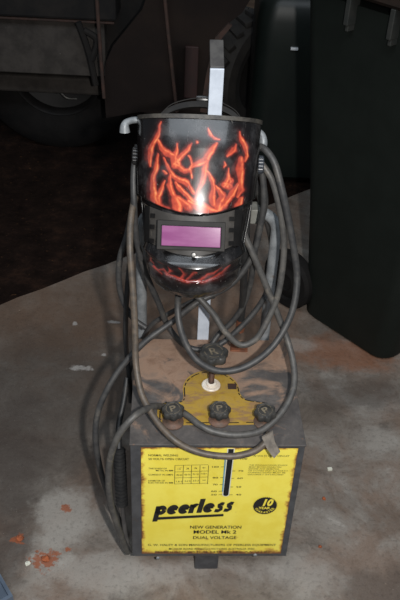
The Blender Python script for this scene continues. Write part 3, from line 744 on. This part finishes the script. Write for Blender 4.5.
# head band rising behind the top edge
def arcpts(r1, r2, yb, z0):
    return [Vector((-.005*0+r1*math.cos(a), yb, z0+r2*math.sin(a))) for a in [PI*k/28 for k in range(29)]]
z118 = -(118-207)*K
bm = bmesh.new(); prev = None
for k in range(33):
    a = PI*k/32; x = .084*math.cos(a); z = z118-.016+.050*math.sin(a)
    r = [bm.verts.new((x, .045, z)), bm.verts.new((x*1.02, .085, z+.002)), bm.verts.new((x*1.02, .085, z-.008)), bm.verts.new((x, .045, z-.010))]
    if prev:
        for i in range(4): bm.faces.new((prev[i], prev[(i+1) % 4], r[(i+1) % 4], r[i]))
    else: bm.faces.new(r)
    prev = r
bm.faces.new(prev[::-1]); hpart('headband', bm, simple('matt_black_plastic', srgb(22, 22, 23), srgb(34, 33, 32), .75, 0, 40, .25))
bm = bmesh.new(); tube(bm, spline([Vector((.084, .04, z118-.012)), Vector((.066, .042, z118+.018)), Vector((.03, .042, z118+.035)), Vector((-.005, .042, z118+.039)), Vector((-.05, .042, z118+.027)), Vector((-.075, .04, z118+.004))], 8), .0009, 6); hpart('crown_wire', bm, M_FRM)
bm = bmesh.new(); box(bm, -.008, .02, .045, .092, z118+.034, z118+.044, .002); hpart('band_buckle', bm, M_GBLK)
# ------------------------------------------------------------ cables
def cable(name, label, wps, r, mat, cat='cable', root=False, n=10):
    P = [at(a, b, y=c_) if c_ > 0 else at(a, b, z=-c_) for a, b, c_ in wps]
    bm = bmesh.new(); sp = spline(P, n); tube(bm, sp, r, 12)
    if root:
        t = thing(name, label, cat, P[0]); o = obj('sheath', bm, mat, None, True, 60); part(o, t); return t, P
    o = obj(name, bm, mat, None, True, 60); tag(o, label, cat); return o, P
G = 'cables draped over the welder'
# electrode lead: from the floor by the left of the case, over the lid, up the right behind the helmet
# negative third value = resting height
cable('welding_cable', 'light grey cable crossing the lid over three knobs and down the left front edge', [
 (128, 552, 1.02), (122, 538, 1.00), (112, 508, .99), (108.5, 480, .985), (111, 455, .985), (120, 433, .99), (136, 415, 1.01), (152, 407, 1.06), (164, 407, 1.10),
 (182, 412, 1.082), (200, 425, 1.05), (215, 432, 1.04), (238, 435, 1.04), (262, 430, 1.055), (282, 412, 1.09), (293, 390, 1.13), (294, 368, 1.17), (288, 342, 1.21),
 (277, 313, 1.235), (263, 278, 1.25), (252, 252, 1.26), (245, 236, 1.27), (238, 215, 1.285), (232, 180, 1.30)], .0066, M_CG2)
cable('welding_cable', 'brown dusty cable curving from left of the helmet across the top of the yellow plate', [
 (141, 175, 1.31), (135, 198, 1.275), (131, 220, 1.24), (130, 250, 1.20), (133, 290, 1.17), (135, 330, 1.14), (136, 365, 1.11), (142, 395, 1.07), (156, 420, 1.03), (172, 438, 1.0), (190, 449, .99), (212, 455, .985), (236, 456, .985),
 (255, 451, .99), (266, 442, 1.0), (269, 434, 1.02)], .0065, M_CB)
cable('welding_cable', 'grey cable in the widest right-hand loop, crossing in front of the tall knob', [
 (240, 160, 1.31), (252, 148, 1.315), (263, 148, 1.30), (274, 162, 1.28), (282, 190, 1.26), (289, 222, 1.25), (294, 250, 1.24), (297, 275, 1.23), (295, 300, 1.21), (288, 322, 1.19), (274, 345, 1.165), (256, 361, 1.14), (236, 370, 1.125), (216, 370.5, 1.12),
 (198, 361, 1.125), (186, 344, 1.14), (179, 322, 1.16), (178, 300, 1.19), (181, 280, 1.235), (186, 240, 1.275)], .0067, M_CG)
cable('welding_cable', 'grey cable bowing farthest out over the concrete left of the welder', [
 (126, 535, 1.10), (110, 500, 1.10), (100, 468, 1.10), (95.5, 437, 1.11), (98, 412, 1.13), (108, 388, 1.15), (123, 365, 1.175), (146, 341, 1.20), (172, 322, 1.225), (195, 304, 1.24), (212, 295, 1.25), (230, 285, 1.26), (244, 270, 1.27), (254, 252, 1.28), (260, 228, 1.285), (264, 200, 1.29), (261, 168, 1.30), (250, 150, 1.31)], .0064, M_CG)
cable('welding_cable', 'dark grey cable slanting down from the left jaw of the helmet to the lid', [
 (138, 145, 1.32), (134, 170, 1.29), (134, 200, 1.265), (136, 235, 1.255), (142, 262, 1.255), (150, 284, 1.26), (159, 304, 1.265), (168, 326, 1.265), (184, 345, 1.255), (205, 350, 1.25), (222, 343, 1.255), (242, 326, 1.29), (259, 306, 1.33), (268, 288, 1.375), (272, 262, 1.38), (271, 238, 1.38), (262, 205, 1.36), (254, 178, 1.33)], .0062, M_CG)
cable('welding_cable', 'grey cable in a short loop just above the back of the lid', [
 (180, 285, 1.275), (192, 292, 1.25), (203, 302, 1.235), (214, 315, 1.225), (226, 333, 1.21), (241, 345, 1.205), (256, 339, 1.21), (267, 321, 1.225), (277, 298, 1.24), (282, 272, 1.25), (284, 245, 1.26), (281, 215, 1.27), (272, 180, 1.285), (259, 160, 1.30)], .0064, M_CG2)
cable('welding_cable', 'dark cable in a short loop left of the left pipe with a cut end', [
 (137, 175, 1.32), (133, 205, 1.31), (127, 235, 1.305), (120, 258, 1.30), (119, 283, 1.295), (124, 303, 1.29), (134, 319, 1.28), (146, 328, 1.27)], .0062, M_CG)
cable('welding_cable', 'thin grey cable dropping from the chin past the left pipe behind the case', [
 (214, 296, 1.29), (196, 300, 1.30), (172, 312, 1.31), (152, 325, 1.315), (140, 345, 1.33), (131, 365, 1.345), (126, 395, 1.36)], .0055, M_CG)
cable('welding_cable', 'dark vertical cable hanging behind the brown one at the left rear corner', [
 (134, 235, 1.30), (129, 270, 1.29), (126, 310, 1.275), (126, 345, 1.26), (129, 375, 1.245), (131, 402, 1.23)], .0055, M_CK)
t_, P = cable('earth_lead', 'black lead with copper lug at the back of the lid', [
 (246, 215, 1.29), (246, 240, 1.285), (244, 275, 1.29), (243, 300, 1.30), (240.5, 322, 1.305)], .0078, M_CK, root=True)
bm = bmesh.new(); q = at(240, 330, y=1.305); tube(bm, [P[-1]+Vector((0, 0, .006)), q+Vector((0, 0, -.002))], .0095, 14); part(obj('lug', bm, M_CU, None, True, 40), t_)
bm = bmesh.new(); box(bm, q.x-.018, q.x+.02, q.y-.012, q.y+.012, BT, BT+.004, .001); part(obj('lug_plate', bm, M_CU), t_)
cable('welding_cable', 'grey cable hugging the right pipe between the two wide loops', [
 (259, 165, 1.305), (263, 182, 1.30), (265, 205, 1.295), (258, 232, 1.29), (254, 258, 1.295), (250, 285, 1.30), (243, 306, 1.30), (232, 322, 1.295), (219, 334, 1.285), (212, 344, 1.27)], .0062, M_CG)
# taped end
bm = bmesh.new(); q0 = at(268.5, 434, y=1.005); q1 = at(266, 448, y=.992)
a = at(262, 437, y=1.0); 
strip = [at(262, 438, y=1.0), at(273, 432, y=1.0), at(275, 443, y=.985), at(280, 452, y=.975), at(274, 458.5, y=.973), at(267, 449, y=.985)]
f1 = [bm.verts.new(p) for p in strip]; f2 = [bm.verts.new(p+Vector((0, .004, 0))) for p in strip]
bm.faces.new(f1); bm.faces.new(f2[::-1])
for i in range(len(f1)): bm.faces.new((f1[i], f2[i], f2[(i+1) % 6], f1[(i+1) % 6]))
tag(obj('frayed_tape', bm, M_TAPE), 'grey frayed tape strip hanging over the top right of the yellow plate', 'tape')
# electrode holder hanging along the left side
P0 = at(119, 448, y=1.12); P1 = at(122, 505, y=1.07)
eh = thing('electrode_holder', 'black ribbed grip of an electrode holder resting against the left side of the case', 'electrode holder', P1)
ax = (P0-P1); Lh = ax.length; bm = bmesh.new(); prof = [(0, 0)]
for k in range(16): prof += [(.0135, Lh*(k+.05)/16), (.0135, Lh*(k+.55)/16), (.0112, Lh*(k+.65)/16), (.0112, Lh*(k+.95)/16)]
prof += [(0, Lh)]; lathe(bm, prof, frameM(P1, ax), 20); part(obj('grip', bm, M_CK, None, True, 30), eh)
bm = bmesh.new(); tube(bm, [P1+ax*.02, at(125, 530, y=1.055), at(128, 545, y=1.05)], .005, 10); part(obj('jaw', bm, M_ALUD, None, True, 40), eh)
bm = bmesh.new(); tube(bm, spline([P0-ax*.02, at(119, 425, y=1.16), at(124, 400, y=1.2), at(127, 378, y=1.235)], 8), .0065, 10); part(obj('lead', bm, M_CK, None, True, 40), eh)

# ------------------------------------------------------------ bins
def loft_bin(bm, rings, n=7):
    prev = None
    for (x0, x1, y0, y1, r, z) in rings:
        ring = [bm.verts.new((p[0], p[1], z)) for p in rrect(x0, x1, y0, y1, r, n)]
        if prev:
            m = len(ring)
            for i in range(m): bm.faces.new((prev[i], prev[(i+1) % m], ring[(i+1) % m], ring[i]))
        else: bm.faces.new(ring[::-1])
        prev = ring
    bm.faces.new(prev)
C0 = at(384, 366, z=0); e1v = Vector((-.676, .736, 0)); e2v = Vector((.736, .676, 0))
bin_ = thing('wheelie_bin', 'dark green wheelie bin with ribs under its rim, standing right of the welder', 'bin', C0)
# local x runs along the right-hand face (e2), local y along the left-hand face (e1)
bin_.rotation_euler = (0, 0, math.atan2(e2v.y, e2v.x))
def bpart(name, bm, mat, root, smooth=True, sharp=35): o = obj(name, bm, mat, None, smooth, sharp); o.parent = root; return o
bm = bmesh.new(); loft_bin(bm, [(.01, .41, .01, .335, .05, .0), (0, .42, 0, .345, .055, .012), (-.02, .44, -.02, .375, .05, .40), (-.04, .46, -.04, .452, .045, .985)])
bpart('body', bm, M_BIN, bin_)
bm = bmesh.new(); loft_bin(bm, [(-.06, .48, -.06, .475, .05, 1.008), (-.072, .49, -.072, .487, .05, 1.018), (-.072, .49, -.072, .487, .05, 1.05), (-.05, .47, -.05, .465, .05, 1.055)])
bpart('rim', bm, M_RIM, bin_)
bm = bmesh.new(); loft_bin(bm, [(-.08, .50, -.08, .48, .05, 1.055), (-.08, .50, -.08, .48, .05, 1.07), (.0, .42, .0, .40, .05, 1.09)]); bpart('bin_lid', bm, M_BIN, bin_)
for yy in (.02, .15, .28):
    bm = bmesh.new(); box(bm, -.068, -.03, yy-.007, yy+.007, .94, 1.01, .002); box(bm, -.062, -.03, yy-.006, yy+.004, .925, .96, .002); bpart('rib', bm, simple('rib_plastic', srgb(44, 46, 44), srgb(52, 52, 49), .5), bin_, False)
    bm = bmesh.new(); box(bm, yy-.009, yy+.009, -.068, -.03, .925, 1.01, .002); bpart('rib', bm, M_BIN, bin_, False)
bm = bmesh.new(); tube(bm, [Vector((-.01, .385, .10)), Vector((.44, .385, .10))], .010, 12); bpart('axle', bm, M_STEEL, bin_)
def wheel_bm(R, w_, M):
    bm = bmesh.new(); lathe(bm, [(0, -w_*.35), (R*.30, -w_*.35), (R*.32, -w_*.5), (R*.62, -w_*.3), (R*.66, -w_*.5), (R*.9, -w_*.5), (R, -w_*.3), (R, w_*.3), (R*.9, w_*.5), (R*.66, w_*.5), (R*.62, w_*.3), (R*.32, w_*.5), (R*.30, w_*.35), (0, w_*.35)], M, 48); return bm
for xx in (-.005, .425):
    bpart('wheel', wheel_bm(.098, .05, frameM(Vector((xx, .40, .098)), (1, 0, 0))), M_TYRE, bin_)
# second bin beyond
q = at(262, 178, z=0)
b2 = thing('garden_bin', 'upright rounded green-grey bin standing behind the near dark bin', 'bin', (0.166, 2.9, 0))
bm = bmesh.new(); loft_bin(bm, [(.02, .40, .02, .36, .06, .0), (.0, .42, .0, .38, .07, .02), (-.004, .44, -.01, .40, .07, .55), (-.004, .445, -.01, .40, .07, .65), (.004, .44, .0, .395, .07, .70), (.02, .43, .012, .385, .065, .73), (.045, .40, .035, .36, .06, .75), (.085, .36, .07, .33, .05, .761)])
bpart('body', bm, M_BIN2, b2)
bm = bmesh.new(); qq = at(295, 49, y=2.88)-Vector((.166, 2.9, 0)); box(bm, qq.x-.016, qq.x+.012, -.022, -.008, qq.z-.005, qq.z+.004, .001, None); bpart('glint_strip', bm, simple('glint_white', srgb(220, 224, 228), None, .3, .3), b2, False)  # small shiny strip put on the body in place of a glint

# ------------------------------------------------------------ parked trailer
tr_ = thing('trailer', 'parked dark trailer with grey side beam, tyre and rust-brown mudguard at upper left', 'trailer', (-.647, 3.24, -.02))
def tpart(name, bm, mat, smooth=False, sharp=35): return part(obj(name, bm, mat, None, smooth, sharp), tr_)
bm = bmesh.new(); box(bm, -1.5, -.40, 2.86, 2.93, .425, .625, .004); tpart('side_beam', bm, M_BEAM)
bm = bmesh.new(); box(bm, -1.5, -.35, 2.82, 3.5, .645, .95, .01); tpart('deck_side', bm, M_BODY)
bm = bmesh.new(); box(bm, -1.5, -.36, 2.83, 2.87, .633, .643, .003); tpart('rusty_edge_strip', bm, M_RPIPE)
bm = bmesh.new(); box(bm, -1.5, -.44, 3.0, 3.06, .292, .362, .01); tpart('axle_beam', bm, M_BEAM)
Rw = .355; M = frameM(Vector((-.647, 3.24, .335)), (0, -1, 0)); bm = bmesh.new()
lathe(bm, [(.2, -.1), (.28, -.11), (.33, -.10), (Rw-.004, -.085), (Rw, -.05), (Rw, .05), (Rw-.004, .085), (.33, .10), (.30, .106), (.27, .11), (.22, .105), (.2, .095), (.195, .06), (.195, -.08), (.2, -.1)], M, 72)
ty = tpart('tyre', bm, M_TYRE, True)
bm = bmesh.new(); lathe(bm, [(.2, .095), (.196, .098), (.188, .09), (.18, .05), (.12, .03), (.10, .055), (.05, .06), (.045, .10), (0, .10)], M, 60); tpart('wheel_rim', bm, simple('dark_rim', srgb(34, 32, 32), srgb(24, 23, 23), .6, .1, 20), True)
bm = bmesh.new(); q = at(68, 95, y=3.12); tube(bm, spline([at(61, 93, y=3.13), at(67, 98, y=3.13), at(77, 99, y=3.13)], 6), .005, 10); tpart('rim_glint', bm, M_STEEL, True)  # pale tube added to stand for the glint on the rim lip
bm = bmesh.new(); box(bm, -1.5, -.12, 3.40, 3.44, .18, .80, .004); tpart('under_body', bm, M_BODY)
# mudguard sheet: outline, then thickness
def sheet(pts, y, th, name, mat):
    P = [at(a, b, y=y) for a, b in pts]; bm = bmesh.new(); f = [bm.verts.new(p) for p in P]; g = [bm.verts.new(p+Vector((0, th, 0))) for p in P]
    bm.faces.new(f); bm.faces.new(g[::-1]); n = len(P)
    for i in range(n): bm.faces.new((f[i], g[i], g[(i+1) % n], f[(i+1) % n]))
    return tpart(name, bm, mat)
sheet([(106, 118), (104, 88), (106, 62), (113, 46), (126, 30), (142, 10), (156, -30), (166, -70), (262, -60), (256, -20), (250, 0), (242, 13), (228, 24), (216, 36), (212, 60), (208, 112), (180, 116), (140, 112)], 2.72, .025, 'mudguard', M_BROWN)
sheet([(98, 60), (97, -70), (175, -70), (160, 60), (120, 100), (104, 100)], 2.96, .02, 'inner_guard', M_BODY)
for pts in ([(94, -60), (97, 0), (100, 45), (104, 98)], [(161, -60), (165, 0), (170, 50), (177, 112)]):
    bm = bmesh.new(); tube(bm, spline([at(a, b, y=2.69) for a, b in pts], 8), .0065, 10); tpart('rusty_rod', bm, M_RPIPE, True)
bm = bmesh.new(); p0, p1 = at(184, 97, y=2.7), at(199, 46, y=2.7); box(bm, p0.x, p1.x, 2.69, 2.705, p0.z, p1.z, .003); tpart('red_reflector', bm, M_RED)
sheet([(200, 112), (206, 75), (215, 38), (228, 24), (232, 26), (219, 42), (211, 78), (207, 113)], 2.70, .02, 'rusty_guard_edge', M_RPIPE)
for pts in ([(78, 22), (88, 50), (96, 85)], [(84, 30), (97, 40), (92, 60)]):
    bm = bmesh.new(); tube(bm, spline([at(a, b, y=2.80) for a, b in pts], 6), .012, 8); tpart('bracket', bm, M_BODY, True)
# chunky tyre standing behind
tt = thing('spare_tyre', 'upright tyre with chunky tread standing between the brown mudguard and the rounded bin', 'tyre', (.13, 3.5, -.02))
M = frameM(Vector((.0, .0, .262)), (-.80, .60, 0)); bm = bmesh.new(); Rw = .262
lathe(bm, [(.15, -.11), (.20, -.125), (Rw-.02, -.115), (Rw, -.08), (Rw, .08), (Rw-.02, .115), (.20, .125), (.15, .11), (.14, 0), (.15, -.11)], M, 64)
for k in range(24):
    for s in (-1, 1):
        a = 2*PI*(k+(.5 if s > 0 else 0))/24
        T = M @ Matrix.Rotation(a, 4, 'Z') @ Matrix.Translation((Rw+.006, 0, s*.055)) @ Matrix.Rotation(s*.45, 4, 'X')
        box(bm, -.012, .012, -.019, .019, -.048, .048, .003, T)
o = obj('tread_carcass', bm, simple('lugged_rubber', srgb(40, 38, 37), srgb(50, 47, 44), .75, 0, 20), None, True, 30); o.parent = tt
bm = bmesh.new(); lathe(bm, [(.15, -.09), (.12, -.05), (.05, -.03), (0, -.03)], M, 40); lathe(bm, [(.15, .09), (.12, .05), (.05, .04), (0, .04)], M, 40); o = obj('wheel_disc', bm, M_BODY, None, True, 40); o.parent = tt

# ------------------------------------------------------------ small things on the floor
q = at(329.5, 470, z=0); bm = bmesh.new(); box(bm, q.x-.006, q.x+.006, q.y-.004, q.y+.004, 0, .007, .001, Matrix.Translation(q) @ Matrix.Rotation(.2, 4, 'Z') @ Matrix.Translation(-q))
tag(obj('plaster_chip', bm, M_WHITE), 'small white chip on the concrete right of the case', 'chip')
def crumb(px, py, r, mat, label, name='rust_crumb'):
    q = at(px, py, z=0); bm = bmesh.new(); bmesh.ops.create_icosphere(bm, subdivisions=2, radius=r)
    for v in bm.verts:
        k = 1+.5*noise.noise(v.co/r*1.3+Vector((px, py, 0))); v.co = Vector((v.co.x*k, v.co.y*k*.9, max(-.35*r, v.co.z*k*.7)))
    bmesh.ops.translate(bm, vec=(q.x, q.y, .35*r), verts=bm.verts); tag(obj(name, bm, mat), label, 'crumb')
M_OR = simple('orange_rust_flake', srgb(164, 90, 54), srgb(120, 66, 42), .9, 0, 90)
crumb(20, 539, .009, M_OR, 'orange rust crumb nearest the left edge of the photo')
crumb(46, 560, .010, M_OR, 'orange rust crumb in the middle of the orange stain at lower left')
crumb(324, 499, .005, M_OR, 'tiny orange crumb on the concrete just below the white chip')
crumb(320, 547, .0045, M_OR, 'tiny orange crumb on the concrete level with the bottom of the case')
crumb(28, 564, .006, M_WHITE, 'pale grey grit lump beside the orange stain at lower left', 'grit_lump')
# corner of a galvanised tray
q = at(-8, 600, z=.0)
bm = bmesh.new(); a, b = at(-2, 570, z=.02), at(13, 596, z=.02); dd = (b-a).normalized(); nn = Vector((-dd.y, dd.x, 0)); nn = nn if nn.x < 0 else -nn
A0, B0 = a-dd*.15, b
for (z0, z1, sh_) in ((0, .02, 0),):
    pts = [A0, B0, B0+nn*.2, A0+nn*.2]; lo = [bm.verts.new(Vector((p.x, p.y, 0))) for p in pts]; hi = [bm.verts.new(Vector((p.x, p.y, .02))) for p in pts]
    bm.faces.new(lo[::-1]); 
    for i in range(4): bm.faces.new((lo[i], lo[(i+1) % 4], hi[(i+1) % 4], hi[i]))
    c_ = sum(pts, Vector())/4; ih = [bm.verts.new(Vector((c_.x+(p.x-c_.x)*.93, c_.y+(p.y-c_.y)*.93, .02))) for p in pts]; il = [bm.verts.new(v.co-Vector((0, 0, .012))) for v in ih]
    for i in range(4):
        j = (i+1) % 4; bm.faces.new((hi[i], hi[j], ih[j], ih[i])); bm.faces.new((ih[i], ih[j], il[j], il[i]))
    bm.faces.new(il)
tag(obj('metal_tray', bm, simple('blue_grey_metal', srgb(118, 132, 150), srgb(96, 108, 124), .4, .4, 20)), 'corner of a blue-grey metal tray at the lower left edge', 'tray')
